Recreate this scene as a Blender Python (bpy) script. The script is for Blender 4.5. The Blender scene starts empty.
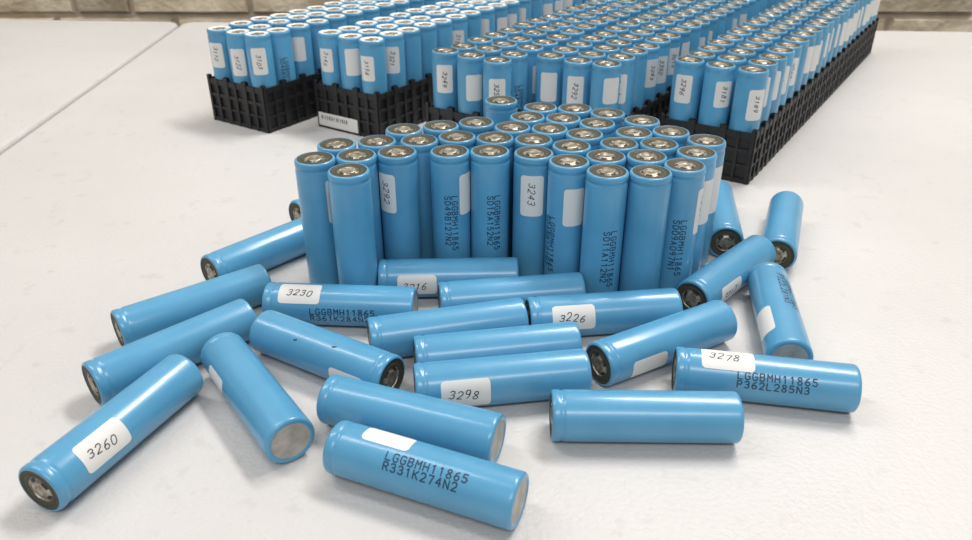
import bpy, math, random
from mathutils import Matrix, Vector
random.seed(7)
ZT=0.74
MM=0.001
R=9.15
LEN=65.0
# ---------------------------------------------------------------- materials
def newmat(name):
    m=bpy.data.materials.new(name); m.use_nodes=True
    nt=m.node_tree; b=nt.nodes['Principled BSDF']
    return m,nt,b
def simple(name,col,rough=0.5,metal=0.0,coat=0.0,spec=0.5):
    m,nt,b=newmat(name)
    b.inputs['Base Color'].default_value=(*col,1); b.inputs['Roughness'].default_value=rough
    b.inputs['Metallic'].default_value=metal; b.inputs['Coat Weight'].default_value=coat
    b.inputs['Specular IOR Level'].default_value=spec
    return m
def noise_color(name,c1,c2,scale,rough=0.5,metal=0,bump=0.0,bscale=None,bdist=0.0003,detail=4,lo=0.35,hi=0.65,coat=0,island=0.0):
    m,nt,b=newmat(name); N=nt.nodes; K=nt.links
    tc=N.new('ShaderNodeTexCoord'); nz=N.new('ShaderNodeTexNoise'); nz.inputs['Scale'].default_value=scale; nz.inputs['Detail'].default_value=detail
    K.new(tc.outputs['Object'],nz.inputs['Vector'])
    cr=N.new('ShaderNodeValToRGB'); cr.color_ramp.elements[0].position=lo; cr.color_ramp.elements[1].position=hi
    cr.color_ramp.elements[0].color=(*c1,1); cr.color_ramp.elements[1].color=(*c2,1)
    K.new(nz.outputs['Fac'],cr.inputs['Fac'])
    out=cr.outputs['Color']
    if island>0:
        g=N.new('ShaderNodeNewGeometry'); hs=N.new('ShaderNodeHueSaturation')
        mr=N.new('ShaderNodeMapRange'); mr.inputs['To Min'].default_value=1-island; mr.inputs['To Max'].default_value=1+island
        K.new(g.outputs['Random Per Island'],mr.inputs['Value']); K.new(mr.outputs['Result'],hs.inputs['Value'])
        K.new(out,hs.inputs['Color']); out=hs.outputs['Color']
    K.new(out,b.inputs['Base Color'])
    b.inputs['Roughness'].default_value=rough; b.inputs['Metallic'].default_value=metal; b.inputs['Coat Weight'].default_value=coat
    b.inputs['Coat Roughness'].default_value=0.15
    if bump>0:
        n2=N.new('ShaderNodeTexNoise'); n2.inputs['Scale'].default_value=bscale or scale; n2.inputs['Detail'].default_value=3
        K.new(tc.outputs['Object'],n2.inputs['Vector'])
        bp=N.new('ShaderNodeBump'); bp.inputs['Strength'].default_value=bump; bp.inputs['Distance'].default_value=bdist
        K.new(n2.outputs['Fac'],bp.inputs['Height']); K.new(bp.outputs['Normal'],b.inputs['Normal'])
    return m
M_WRAP=noise_color('blue_shrink_wrap',(0.076,0.285,0.480),(0.090,0.315,0.515),60,rough=0.31,bump=0.12,bscale=120,bdist=0.0004,coat=0.3,island=0.10)
M_RING=simple('olive_insulator',(0.045,0.045,0.030),0.6)
M_METAL=noise_color('terminal_metal',(0.20,0.18,0.14),(0.50,0.46,0.38),420,rough=0.42,metal=0.8)
M_LABEL=simple('paper_label',(0.72,0.71,0.68),0.6)
M_INK=simple('pen_ink',(0.02,0.02,0.024),0.6)
M_PRINT=simple('printed_ink',(0.014,0.04,0.085),0.5)
M_VENT=simple('vent_slot',(0.03,0.027,0.022),0.6)
M_WRING=simple('white_insulator',(0.78,0.78,0.74),0.5)
M_CAN=noise_color('steel_can_bottom',(0.34,0.33,0.30),(0.50,0.48,0.44),180,rough=0.5,metal=0.4)
MATS=[M_WRAP,M_RING,M_METAL,M_LABEL,M_INK,M_PRINT,M_VENT,M_WRING,M_CAN]
WRAP,RING,METAL,LABEL,INK,PRINT,VENT,WRING,CAN=range(9)
M_PLASTIC=noise_color('black_plastic',(0.008,0.008,0.009),(0.014,0.014,0.015),80,rough=0.5)

# ---------------------------------------------------------------- stroke font (4 x 6 grid)
G={
'0':[[(1,0),(3,0),(4,1.5),(4,4.5),(3,6),(1,6),(0,4.5),(0,1.5),(1,0)]],
'1':[[(0.8,4.8),(2.2,6),(2.2,0)]],
'2':[[(0,4.8),(1,6),(3,6),(4,4.8),(3.6,3.3),(0,0),(4,0)]],
'3':[[(0,5.2),(1.2,6),(3,6),(3.8,4.8),(3,3.3),(1.4,3.2)],[(3,3.3),(4,2),(3.4,0.5),(1.8,0),(0,0.8)]],
'4':[[(3,0),(3,6),(0,2),(4,2)]],
'5':[[(3.8,6),(0.6,6),(0.4,3.4),(2.6,3.7),(4,2.2),(3.2,0.4),(1.4,0),(0,0.8)]],
'6':[[(3.4,6),(1.2,4.6),(0,2),(0.8,0.2),(2.8,0),(4,1.4),(3.2,3),(1.4,3.2),(0.2,2)]],
'7':[[(0,6),(4,6),(1.6,0)]],
'8':[[(2,3.2),(0.4,4.4),(1,6),(3,6),(3.6,4.4),(2,3.2),(0,1.6),(0.8,0),(3.2,0),(4,1.6),(2,3.2)]],
'9':[[(3.8,4.4),(2.6,3),(0.6,3.2),(0,4.6),(1,6),(3,6),(3.8,4.6),(3.4,2),(2,0)]],
'L':[[(0,6),(0,0),(4,0)]],
'G':[[(4,5),(3,6),(1,6),(0,4.5),(0,1.5),(1,0),(3,0),(4,1),(4,2.8),(2.3,2.8)]],
'B':[[(0,0),(0,6),(3,6),(3.8,4.8),(3,3.2),(0,3.2)],[(3,3.2),(4,1.8),(3,0),(0,0)]],
'M':[[(0,0),(0,6),(2,3),(4,6),(4,0)]],
'H':[[(0,0),(0,6)],[(4,0),(4,6)],[(0,3),(4,3)]],
'E':[[(4,6),(0,6),(0,0),(4,0)],[(0,3),(3.2,3)]],
'S':[[(4,5),(3,6),(1,6),(0,4.6),(1,3.3),(3,2.8),(4,1.5),(3,0),(1,0),(0,1)]],
'D':[[(0,0),(0,6),(2.5,6),(4,4.3),(4,1.7),(2.5,0),(0,0)]],
'A':[[(0,0),(2,6),(4,0)],[(0.8,2),(3.2,2)]],
'N':[[(0,0),(0,6),(4,0),(4,6)]],
'K':[[(0,0),(0,6)],[(4,6),(0,2.6)],[(1.2,3.5),(4,0)]],
'R':[[(0,0),(0,6),(3,6),(4,4.7),(3,3.1),(0,3.1)],[(1.8,3.1),(4,0)]],
'P':[[(0,0),(0,6),(3,6),(4,4.6),(3,3),(0,3)]],
}
def text_strokes(t,height,adv,wid,slant=0.0,jit=0.0,rnd=random):
    out=[]
    for i,ch in enumerate(t):
        if ch not in G: continue
        jy=rnd.uniform(-jit,jit)*height; js=1+rnd.uniform(-jit,jit)
        for st in G[ch]:
            out.append([(i*adv+x/4*wid+slant*y/6*height, jy+y/6*height*js) for x,y in st])
    return out

# ---------------------------------------------------------------- mesh accumulator
class MB:
    def __init__(s): s.v=[];s.f=[];s.m=[];s.sm=[]
    def add(s,vs,fs,ms,T=None,smooth=True):
        o=len(s.v)
        if T is None: s.v.extend(vs)
        else: s.v.extend([tuple(T@Vector(p)) for p in vs])
        s.f.extend([tuple(o+i for i in f) for f in fs])
        if isinstance(ms,int): ms=[ms]*len(fs)
        s.m.extend(ms); s.sm.extend([smooth]*len(fs))
    def box(s,x0,x1,y0,y1,z0,z1,m,T=None):
        vs=[(x,y,z) for z in(z0,z1) for y in(y0,y1) for x in(x0,x1)]
        fs=[(0,2,3,1),(4,5,7,6),(0,1,5,4),(2,6,7,3),(0,4,6,2),(1,3,7,5)]
        s.add(vs,fs,m,T,False)
    def obj(s,name,mats,parent=None,scale=MM):
        me=bpy.data.meshes.new(name)
        me.from_pydata([(a*scale,b*scale,c*scale) for a,b,c in s.v],[],s.f)
        for m in mats: me.materials.append(m)
        me.polygons.foreach_set('material_index',s.m)
        me.polygons.foreach_set('use_smooth',s.sm)
        me.update()
        ob=bpy.data.objects.new(name,me); bpy.context.scene.collection.objects.link(ob)
        if parent: ob.parent=parent
        return ob
PROFILE_FULL=[(0,0.35,CAN),(6.6,0.35,CAN),(7.0,0.30,CAN),(7.25,0.02,WRAP),(7.9,0.0,WRAP),(8.55,0.12,WRAP),(8.95,0.5,WRAP),(9.12,1.0,WRAP),(R,1.7,WRAP),(R,20,WRAP),(R,40,WRAP),
 (R,60.0,WRAP),(9.08,60.5,WRAP),(8.9,60.9,WRAP),(8.82,61.3,WRAP),(8.92,61.8,WRAP),(9.1,62.2,WRAP),(R,62.8,WRAP),(9.12,63.9,WRAP),(8.95,64.5,WRAP),(8.6,64.88,WRAP),(8.2,65.0,WRAP),(7.95,64.98,WRAP),
 (7.8,64.85,RING),(6.6,64.8,RING),(6.4,64.6,RING),(6.2,64.8,RING),(5.1,64.78,RING),(4.85,64.6,RING),(4.8,64.2,METAL),(4.5,64.05,METAL),(3.6,64.25,99),(3.2,64.8,99),(2.8,64.95,METAL),(1.8,64.98,METAL),(1.5,64.85,METAL),(0,64.85,METAL)]
PROFILE_LOW=[(0,0.3,CAN),(7.0,0.3,CAN),(8.0,0.0,WRAP),(9.0,0.6,WRAP),(R,1.6,WRAP),(R,60.2,WRAP),(8.85,61.0,WRAP),(R,62.2,WRAP),(9.1,64.2,WRAP),(8.5,64.9,WRAP),(7.95,64.98,WRAP),
 (7.8,64.85,RING),(5.0,64.75,RING),(4.8,64.1,METAL),(3.8,64.2,99),(3.3,64.8,99),(2.9,64.9,METAL),(0,64.9,METAL)]
def lathe(mb,prof,seg,T,ring=RING,rot=0.0):
    vs=[];fs=[];ms=[];rows=[]
    for (r,z,m) in prof:
        if r==0: rows.append([len(vs)]); vs.append((0,0,z))
        else:
            rows.append(list(range(len(vs),len(vs)+seg)))
            vs.extend([(r*math.cos(2*math.pi*i/seg+rot),r*math.sin(2*math.pi*i/seg+rot),z) for i in range(seg)])
    for k in range(len(prof)-1):
        a,b=rows[k],rows[k+1]; m=prof[k+1][2]
        if m==RING: m=ring
        for i in range(seg):
            j=(i+1)%seg
            mm=m
            if m==99: mm= VENT if (i*8//seg)%2==0 else METAL
            if len(a)==1: fs.append((a[0],b[j],b[i]))
            elif len(b)==1: fs.append((a[i],a[j],b[0]))
            else: fs.append((a[i],a[j],b[j],b[i]))
            ms.append(mm)
    mb.add(vs,fs,ms,T)
def sticker(mb,T,phi,z0,z1,wmm,r=R+0.07,m=LABEL,rc=1.6):
    n=14; vs=[];fs=[]
    ws=[-wmm/2+wmm*(0.5-0.5*math.cos(math.pi*i/n)) for i in range(n+1)]
    for w in ws:
        d=min(w+wmm/2,wmm/2-w); inset=0
        if d<rc: inset=rc-math.sqrt(max(0,rc*rc-(rc-d)**2))
        a=phi+w/R
        vs.append((r*math.cos(a),r*math.sin(a),z0+inset)); vs.append((r*math.cos(a),r*math.sin(a),z1-inset))
    for i in range(n): fs.append((2*i,2*i+2,2*i+3,2*i+1))
    mb.add(vs,fs,m,T)
def strokes(mb,T,phi,ztop,sts,width,m,r):
    # text x runs from the positive end to the negative one, text up is +phi
    vs=[];fs=[]
    for st in sts:
        for (a,b) in zip(st[:-1],st[1:]):
            L=math.hypot(b[0]-a[0],b[1]-a[1]); k=max(1,int(L/0.9))
            ext=width*0.3/max(L,1e-3)
            for i in range(k):
                t0=i/k-(ext if i==0 else 0); t1=(i+1)/k+(ext if i==k-1 else 0)
                p=(a[0]+(b[0]-a[0])*t0,a[1]+(b[1]-a[1])*t0); q=(a[0]+(b[0]-a[0])*t1,a[1]+(b[1]-a[1])*t1)
                nx,ny=-(b[1]-a[1])/max(L,1e-3)*width/2,(b[0]-a[0])/max(L,1e-3)*width/2
                o=len(vs)
                for (x,y) in((p[0]+nx,p[1]+ny),(p[0]-nx,p[1]-ny),(q[0]-nx,q[1]-ny),(q[0]+nx,q[1]+ny)):
                    an=phi+y/R
                    vs.append((r*math.cos(an),r*math.sin(an),ztop-x))
                fs.append((o,o+1,o+2,o+3))
    if vs: mb.add(vs,fs,m,T)
def rad(d): return math.radians(d)
def cell(mb,T,spec,seg=40,prof=None,ring=RING,hw=3.0,pen=0.36):
    lathe(mb,prof or PROFILE_FULL,seg,T,ring,random.uniform(0,1))
    for it in spec:
        k=it[0]
        if k=='label':
            _,phi,z0,z1,w,txt=it
            sticker(mb,T,rad(phi),z0,z1,w)
            if txt:
                h=hw; adv=h*0.95
                off=random.uniform(0.25,0.6)*(z1-z0-adv*4-1.5)+0.8
                sts=text_strokes(txt,h,adv,adv*0.62,slant=0.3,jit=0.14)
                a=random.uniform(-0.10,0.02)
                sts=[[(x,y+a*(x-6)) for x,y in s] for s in sts]
                strokes(mb,T,rad(phi)-h/2/R,z1-off,sts,pen,INK,R+0.13)
        elif k=='print':
            _,phi,z,l1,l2=it
            strokes(mb,T,rad(phi)+0.4/R,z,text_strokes(l1,2.6,2.6,1.6),0.46,PRINT,R+0.05)
            strokes(mb,T,rad(phi)-2.9/R,z,text_strokes(l2,2.6,2.6,1.6),0.46,PRINT,R+0.05)
        elif k=='mark':
            _,phi,z,s=it
            strokes(mb,T,rad(phi),z,[[(0,0),(s,0.4*s)]],0.7,INK,R+0.05)

# ---------------------------------------------------------------- loose cells on the table
LIE=[-1284,2064,-1119,-1255,2532,-1346,-1285,2867,-1414,-1095,3405,-1312,-862,2248,1266,-645,2502,-302,-268,2103,1600,-200,1836,1578,60,2329,-1714,45,2518,-1703,-160,2681,-1658,-640,2871,1763,-175,3118,-1781,114,2938,-1718,508,2802,-1729,727,2587,-1505,1146,3149,-1341,1575,3642,-1127,1262,2785,795,1055,2333,1698,562,2116,1790,1290,3795,-1008,-812,4030,-1337]
LG='LGGBMH11865'
SPEC=[
 [('label',-58,36,54,11,'3260')],                                   #1
 [],                                                              #2
 [],                                                              #3
 [],                                                              #4
 [('label',-88,40,54,8,'')],                                        #5
 [('label',98,42,58,8,''),('mark',22,42,1.5),('mark',40,24,1.0)],   #6
 [],                                                              #7
 [('label',12,37,54,8,''),('print',-42,43,LG,'R331K274N2')],        #8
 [('label',-82,38,56,12,'3298')],                                   #9
 [],                                                              #10
 [],                                                              #11
 [('label',-26,40,58,10.5,'3230'),('print',-90,44,LG,'R361K284N2')],#12
 [('label',-84,38,56,10,'3216')],                                   #13
 [],                                                              #14
 [('label',-64,38,56,11,'3226')],                                   #15
 [('label',-100,38,55,9,'')],                                       #16
 [('label',-94,36,54,10,'3217')],                                   #17
 [],                                                              #18
 [('label',-62,10,28,9,''),('print',25,54,LG,'P322L281N3')],        #19
 [('label',-8,37,56,11,'3278'),('print',-62,43,LG,'P362L285N3')],   #20
 [],[],[]]
for i in range(23):
    x,y,a=LIE[3*i]/10,LIE[3*i+1]/10,rad(LIE[3*i+2]/10)
    zl=Vector((math.cos(a),math.sin(a),0)); xl=Vector((0,0,1)); yl=zl.cross(xl)
    SZ=1.018 if i<21 and i not in(12,13,16) else 1.0
    c=Vector((x,y,R+0.02))-zl*LEN*SZ/2
    mb=MB(); cell(mb,None,SPEC[i],seg=48)
    mb.v=[(p[0],p[1],p[2]*SZ) for p in mb.v]
    ob=mb.obj('battery_cell',MATS)
    Mx=Matrix(((xl.x,yl.x,zl.x,c.x*MM),(xl.y,yl.y,zl.y,c.y*MM),(xl.z,yl.z,zl.z,c.z*MM+ZT),(0,0,0,1)))
    ob.matrix_world=Mx

# ---------------------------------------------------------------- upright cluster
ST=[-766,3215,-592,3068,-587,3258,-701,3404,-517,3447,-407,3299,-318,3460,-406,3622,-226,3675,-166,3310,-140,3512,-49,3731,18,3312,43,3495,83,4114,132,3657,214,3822,292,3989,218,3287,227,3471,315,3633,397,3799,369,3181,400,3383,475,3969,480,3550,562,3715,523,3061,541,3247,626,3414,638,3883,723,3573,796,3761,707,3051,726,3247,814,3409,907,3588,872,3134,963,3295,1049,3458]
SSPEC={0:[('L',55,36,57,11,'')],5:[('L',-42,38,57,10,'3292')],9:[('L',54,36,56,9,''),('P',0,46,LG,'SD49B127N2')],
 12:[('P',12,46,LG,'SD15A152N2')],18:[('L',-2,37,57,11,'3243')],22:[('L',22,37,55,10,''),('P',-52,40,LG,'SD48B121N2')],
 27:[('P',22,40,LG,'S011A112N2')],33:[],37:[('L',86,34,56,11,'3204'),('P',8,42,LG,'SD09A097N1')],38:[('L',62,32,54,11,'')],39:[('L',50,30,54,11,'')]}
mb=MB()
for i in range(40):
    x,y=ST[2*i]/10,ST[2*i+1]/10
    base=math.degrees(math.atan2(-y,-x))
    sp=[]
    for s in SSPEC.get(i,[]):
        sp.append(('label' if s[0]=='L' else 'print',base+s[1])+tuple(s[2:]))
    cell(mb,Matrix.Translation((x,y,0)),sp,seg=40)
cl=mb.obj('battery_cell_cluster',MATS); cl.location=(0,0,ZT+0.0001)

# ---------------------------------------------------------------- racks
PITCH=20.2; NL=21; RA=rad(33.5)
def rack(corner,ring,seedv,digits,labelp):
    rnd=random.Random(seedv)
    root=bpy.data.objects.new('battery_rack',None); bpy.context.scene.collection.objects.link(root)
    root.location=(corner[0]*MM,corner[1]*MM,ZT)
    root.rotation_euler=(0,0,-RA)
    W=3*PITCH; Lr=NL*PITCH; Z0=4.5
    mb=MB()
    for j in range(NL):
        for i in range(3):
            x=-PITCH*(i+0.5); y=PITCH*(j+0.5)
            tocam=-90+math.degrees(RA)*0.9
            sp=[]
            zt=56+rnd.uniform(-2,2)
            if j==0: sp=[('label',tocam+rnd.uniform(-25,25),zt-rnd.uniform(16,20),zt,11,digits[2-i] if digits else '')]
            elif i==0 and rnd.random()<labelp: sp=[('label',-35+rnd.uniform(-35,25),zt-19,zt,11,str(rnd.randint(3000,3399)) if j<6 else '')]
            elif rnd.random()<0.35: sp=[('label',rnd.uniform(-180,180),zt-18,zt,10,'')]
            elif rnd.random()<0.3: sp=[('print',rnd.uniform(-110,-10),46,LG,'SD48B121N2')]
            cell(mb,Matrix.Translation((x+rnd.uniform(-.3,.3),y+rnd.uniform(-.3,.3),Z0+rnd.uniform(-.4,.6))),sp,seg=24,prof=PROFILE_LOW,ring=ring,hw=2.8,pen=0.42)
    mb.obj('cells',MATS,root)
    hb=MB(); H=33.0
    t=1.6; q=0.75
    hb.box(-W+q,-q,q,Lr-q,1,H-2,0)
    for z0,z1 in((0,3.2),(10.6,12.4),(19.8,22.4),(H-4,H)):
        hb.box(-W-.3,.3,-.5,t,z0,z1,0); hb.box(-W-.3,.3,Lr-t,Lr+.5,z0,z1,0)
        hb.box(-W-.5,-W+t,t,Lr-t,z0,z1,0); hb.box(-t,.5,t,Lr-t,z0,z1,0)
    def posts(n,fn):
        for k in range(n*2+1):
            c=k*PITCH/2; w=2.2 if k%2==0 else 1.0
            fn(max(c-w,0),min(c+w,n*PITCH),k%2==0)
    def front(a,b,big):
        hb.box(-b,-a,-0.9,t,0,H+(2.5 if big else 0),0)
        hb.box(-b,-a,Lr-t,Lr+0.9,0,H+(2.5 if big else 0),0)
    def side(a,b,big):
        hb.box(-t,0.9,a,b,0,H+(2.5 if big else 0),0)
        hb.box(-W-0.9,-W+t,a,b,0,H+(2.5 if big else 0),0)
    posts(3,front); posts(NL,side)
    for j in range(NL+1):
        for i in range(4):
            cx=-i*PITCH; cy=j*PITCH
            hb.box(max(cx-2.2,-W),min(cx+2.2,0),max(cy-2.2,0),min(cy+2.2,Lr),H-3,H+2.5,0)
    hb.obj('holder',[M_PLASTIC],root)
    return root
rack((165,447),RING,1,['3296','3181','3189'],0.95)
rack((78,460),RING,2,['','3292',''],0.5)
rack((10,472),RING,3,['3249','','3251'],0.3)
rb=rack((-77,530),WRING,4,['3145','','3156'],0.5)
rack((-162,546),WRING,5,['3110','3122','3103'],0.5)
sb=MB(); sb.box(-59,-20,-1.35,-1.0,2,12,0)
for k in range(14): sb.box(-56+k*1.9,-56+k*1.9+random.choice([0.4,0.7,1.0]),-1.42,-1.3,7,10,1)
sb.obj('sticker',[M_LABEL,M_INK],rb)

# ---------------------------------------------------------------- tables
def table_mat():
    m,nt,b=newmat('table_plastic'); N=nt.nodes;K=nt.links
    tc=N.new('ShaderNodeTexCoord')
    n1=N.new('ShaderNodeTexNoise'); n1.inputs['Scale'].default_value=5; n1.inputs['Detail'].default_value=5; n1.inputs['Roughness'].default_value=0.55
    n2=N.new('ShaderNodeTexNoise'); n2.inputs['Scale'].default_value=110; n2.inputs['Detail'].default_value=3
    n3=N.new('ShaderNodeTexNoise'); n3.inputs['Scale'].default_value=500; n3.inputs['Detail'].default_value=2
    for n in(n1,n2,n3): K.new(tc.outputs['Object'],n.inputs['Vector'])
    c=N.new('ShaderNodeValToRGB'); c.color_ramp.elements[0].position=0.3; c.color_ramp.elements[1].position=0.65
    c.color_ramp.elements[0].color=(0.52,0.51,0.50,1); c.color_ramp.elements[1].color=(0.575,0.565,0.555,1)
    K.new(n1.outputs['Fac'],c.inputs['Fac'])
    c2=N.new('ShaderNodeValToRGB'); c2.color_ramp.elements[0].position=0.26; c2.color_ramp.elements[1].position=0.38
    c2.color_ramp.elements[0].color=(0.84,0.83,0.82,1); c2.color_ramp.elements[1].color=(1,1,1,1)
    K.new(n2.outputs['Fac'],c2.inputs['Fac'])
    mx=N.new('ShaderNodeMix'); mx.data_type='RGBA'; mx.blend_type='MULTIPLY'; mx.inputs['Factor'].default_value=0.5
    K.new(c.outputs['Color'],mx.inputs['A']); K.new(c2.outputs['Color'],mx.inputs['B'])
    K.new(mx.outputs['Result'],b.inputs['Base Color'])
    b.inputs['Roughness'].default_value=0.5
    bp=N.new('ShaderNodeBump'); bp.inputs['Strength'].default_value=0.5; bp.inputs['Distance'].default_value=0.0007
    K.new(n3.outputs['Fac'],bp.inputs['Height'])
    n4=N.new('ShaderNodeTexNoise'); n4.inputs['Scale'].default_value=28; K.new(tc.outputs['Object'],n4.inputs['Vector'])
    bp2=N.new('ShaderNodeBump'); bp2.inputs['Strength'].default_value=0.2; bp2.inputs['Distance'].default_value=0.002
    K.new(n4.outputs['Fac'],bp2.inputs['Height']); K.new(bp2.outputs['Normal'],bp.inputs['Normal'])
    K.new(bp.outputs['Normal'],b.inputs['Normal'])
    return m
M_TABLE=table_mat(); M_LEG=simple('grey_steel_leg',(0.25,0.25,0.26),0.4,0.8)
import bmesh
def table(poly):
    root=bpy.data.objects.new('folding_table',None); bpy.context.scene.collection.objects.link(root)
    cx=sum(p[0] for p in poly)/4; cy=sum(p[1] for p in poly)/4
    root.location=(cx*MM,cy*MM,0)
    bm=bmesh.new()
    top=[bm.verts.new(((p[0]-cx)*MM,(p[1]-cy)*MM,ZT)) for p in poly]
    f=bm.faces.new(top)
    r=bmesh.ops.extrude_face_region(bm,geom=[f])
    vs=[e for e in r['geom'] if isinstance(e,bmesh.types.BMVert)]
    bmesh.ops.translate(bm,verts=vs,vec=(0,0,-0.04))
    bmesh.ops.recalc_face_normals(bm,faces=bm.faces)
    ve=[e for e in bm.edges if abs(e.verts[0].co.z-e.verts[1].co.z)>0.01]
    bmesh.ops.bevel(bm,geom=ve,offset=0.02,segments=6,affect='EDGES',profile=0.5)
    te=[e for e in bm.edges if e.verts[0].co.z>ZT-1e-4 and e.verts[1].co.z>ZT-1e-4]
    bmesh.ops.bevel(bm,geom=te,offset=0.004,segments=4,affect='EDGES',profile=0.5)
    me=bpy.data.meshes.new('tabletop'); bm.to_mesh(me); bm.free()
    me.materials.append(M_TABLE)
    ob=bpy.data.objects.new('tabletop',me); bpy.context.scene.collection.objects.link(ob); ob.parent=root
    mb=MB()
    def tube(a,b,r=13,n=12):
        A=Vector(a);B=Vector(b);d=(B-A).normalized(); q=d.to_track_quat('Z','Y').to_matrix()
        vs=[];fs=[]
        for P in(A,B):
            for i in range(n):
                vs.append(tuple(P+q@Vector((r*math.cos(2*math.pi*i/n),r*math.sin(2*math.pi*i/n),0))))
        for i in range(n): j=(i+1)%n; fs.append((i,j,n+j,n+i))
        fs.append(tuple(range(n))[::-1]); fs.append(tuple(range(n,2*n)))
        mb.add(vs,fs,0)
    hx=(max(p[0] for p in poly)-min(p[0] for p in poly))/2-160; hy=(max(p[1] for p in poly)-min(p[1] for p in poly))/2-110
    for sx in(-1,1):
        for sy in(-1,1): tube((sx*hx,sy*hy,0),(sx*hx,sy*hy,702))
        tube((sx*hx,-hy,150),(sx*hx,hy,150),10); tube((sx*hx,-hy,690),(sx*hx,hy,690),10)
    mb.obj('legs',[M_LEG],root)
table([(-296,-160),(1250,-160),(1250,865),(-371,968)])
table([(-1900,-160),(-300,-160),(-375,968),(-1900,1060)])

# ---------------------------------------------------------------- room
def plane(name,x0,x1,y0,y1,z0,z1,mat):
    mb=MB(); mb.box(x0,x1,y0,y1,z0,z1,0); return mb.obj(name,[mat])
M_FLOOR=noise_color('concrete_floor',(0.10,0.095,0.09),(0.17,0.165,0.155),3,rough=0.7,bump=0.2,bscale=40)
plane('floor',-3000,3000,-2500,1400,-60,0,M_FLOOR)
M_MORTAR=noise_color('mortar',(0.42,0.36,0.28),(0.55,0.48,0.38),40,rough=0.9,bump=0.5,bscale=200,bdist=0.002)
M_STONE=noise_color('beige_stone',(0.46,0.37,0.25),(0.78,0.68,0.52),14,rough=0.85,bump=0.7,bscale=90,bdist=0.004,island=0.2,detail=6)
wb=MB(); WY=1270
wb.box(-3000,3000,WY,WY+110,0,2500,1)
rb_=random.Random(3)
bh=46
for k in range(int(2500/bh)):
    z0=k*bh+2; x=-3000-rb_.uniform(0,120)
    while x<3000:
        w=rb_.choice([90,130,160,190]); d=rb_.uniform(5,13)
        x0=max(x+3,-3000); x1=min(x+w-3,3000)
        if x1-x0>10:
            c=4
            za,zb=z0+3,z0+bh-3
            j=[rb_.uniform(-2,2) for _ in range(8)]
            vs=[(x0,WY+1,za),(x1,WY+1,za),(x1,WY+1,zb),(x0,WY+1,zb),
                (x0+c,WY-d+j[0],za+c),(x1-c,WY-d+j[1],za+c),(x1-c,WY-d+j[2],zb-c),(x0+c,WY-d+j[3],zb-c)]
            wb.add(vs,[(4,5,6,7),(0,1,5,4),(1,2,6,5),(2,3,7,6),(3,0,4,7)],0,None,False)
        x+=w
wb.obj('wall_back',[M_STONE,M_MORTAR])

# ---------------------------------------------------------------- lights
def area(name,loc,tgt,sx,sy,power,col=(1,1,1)):
    l=bpy.data.lights.new(name,'AREA'); l.shape='RECTANGLE'; l.size=sx; l.size_y=sy; l.energy=power; l.color=col
    o=bpy.data.objects.new(name,l); bpy.context.scene.collection.objects.link(o); o.location=loc
    d=Vector(tgt)-Vector(loc); o.rotation_euler=d.to_track_quat('-Z','Y').to_euler()
    return o
area('ceiling_light_key',(0.6,0.95,2.3),(0,0.45,ZT),0.9,0.22,27,(1,0.97,0.94))
area('ceiling_light_left',(-0.9,0.6,2.3),(0,0.45,ZT),0.22,1.2,11,(1,0.98,0.96))
area('ceiling_light_front',(0.1,-1.0,2.3),(0,0.6,ZT),1.4,0.3,15,(1,0.98,0.97))
w=bpy.data.worlds.new('world'); bpy.context.scene.world=w; w.use_nodes=True
w.node_tree.nodes['Background'].inputs['Color'].default_value=(1,0.99,0.975,1)
w.node_tree.nodes['Background'].inputs['Strength'].default_value=0.38

# ---------------------------------------------------------------- camera
cd=bpy.data.cameras.new('camera'); cam=bpy.data.objects.new('camera',cd); bpy.context.scene.collection.objects.link(cam)
cam.location=(0,0,ZT+0.186); cam.rotation_euler=(rad(90-29),0,0)
cd.sensor_width=36; cd.lens=36*760/972; cd.clip_start=0.01; cd.clip_end=50
cd.dof.use_dof=True; cd.dof.focus_distance=0.32; cd.dof.aperture_fstop=22
bpy.context.scene.camera=cam
bpy.context.scene.view_settings.view_transform='Standard'
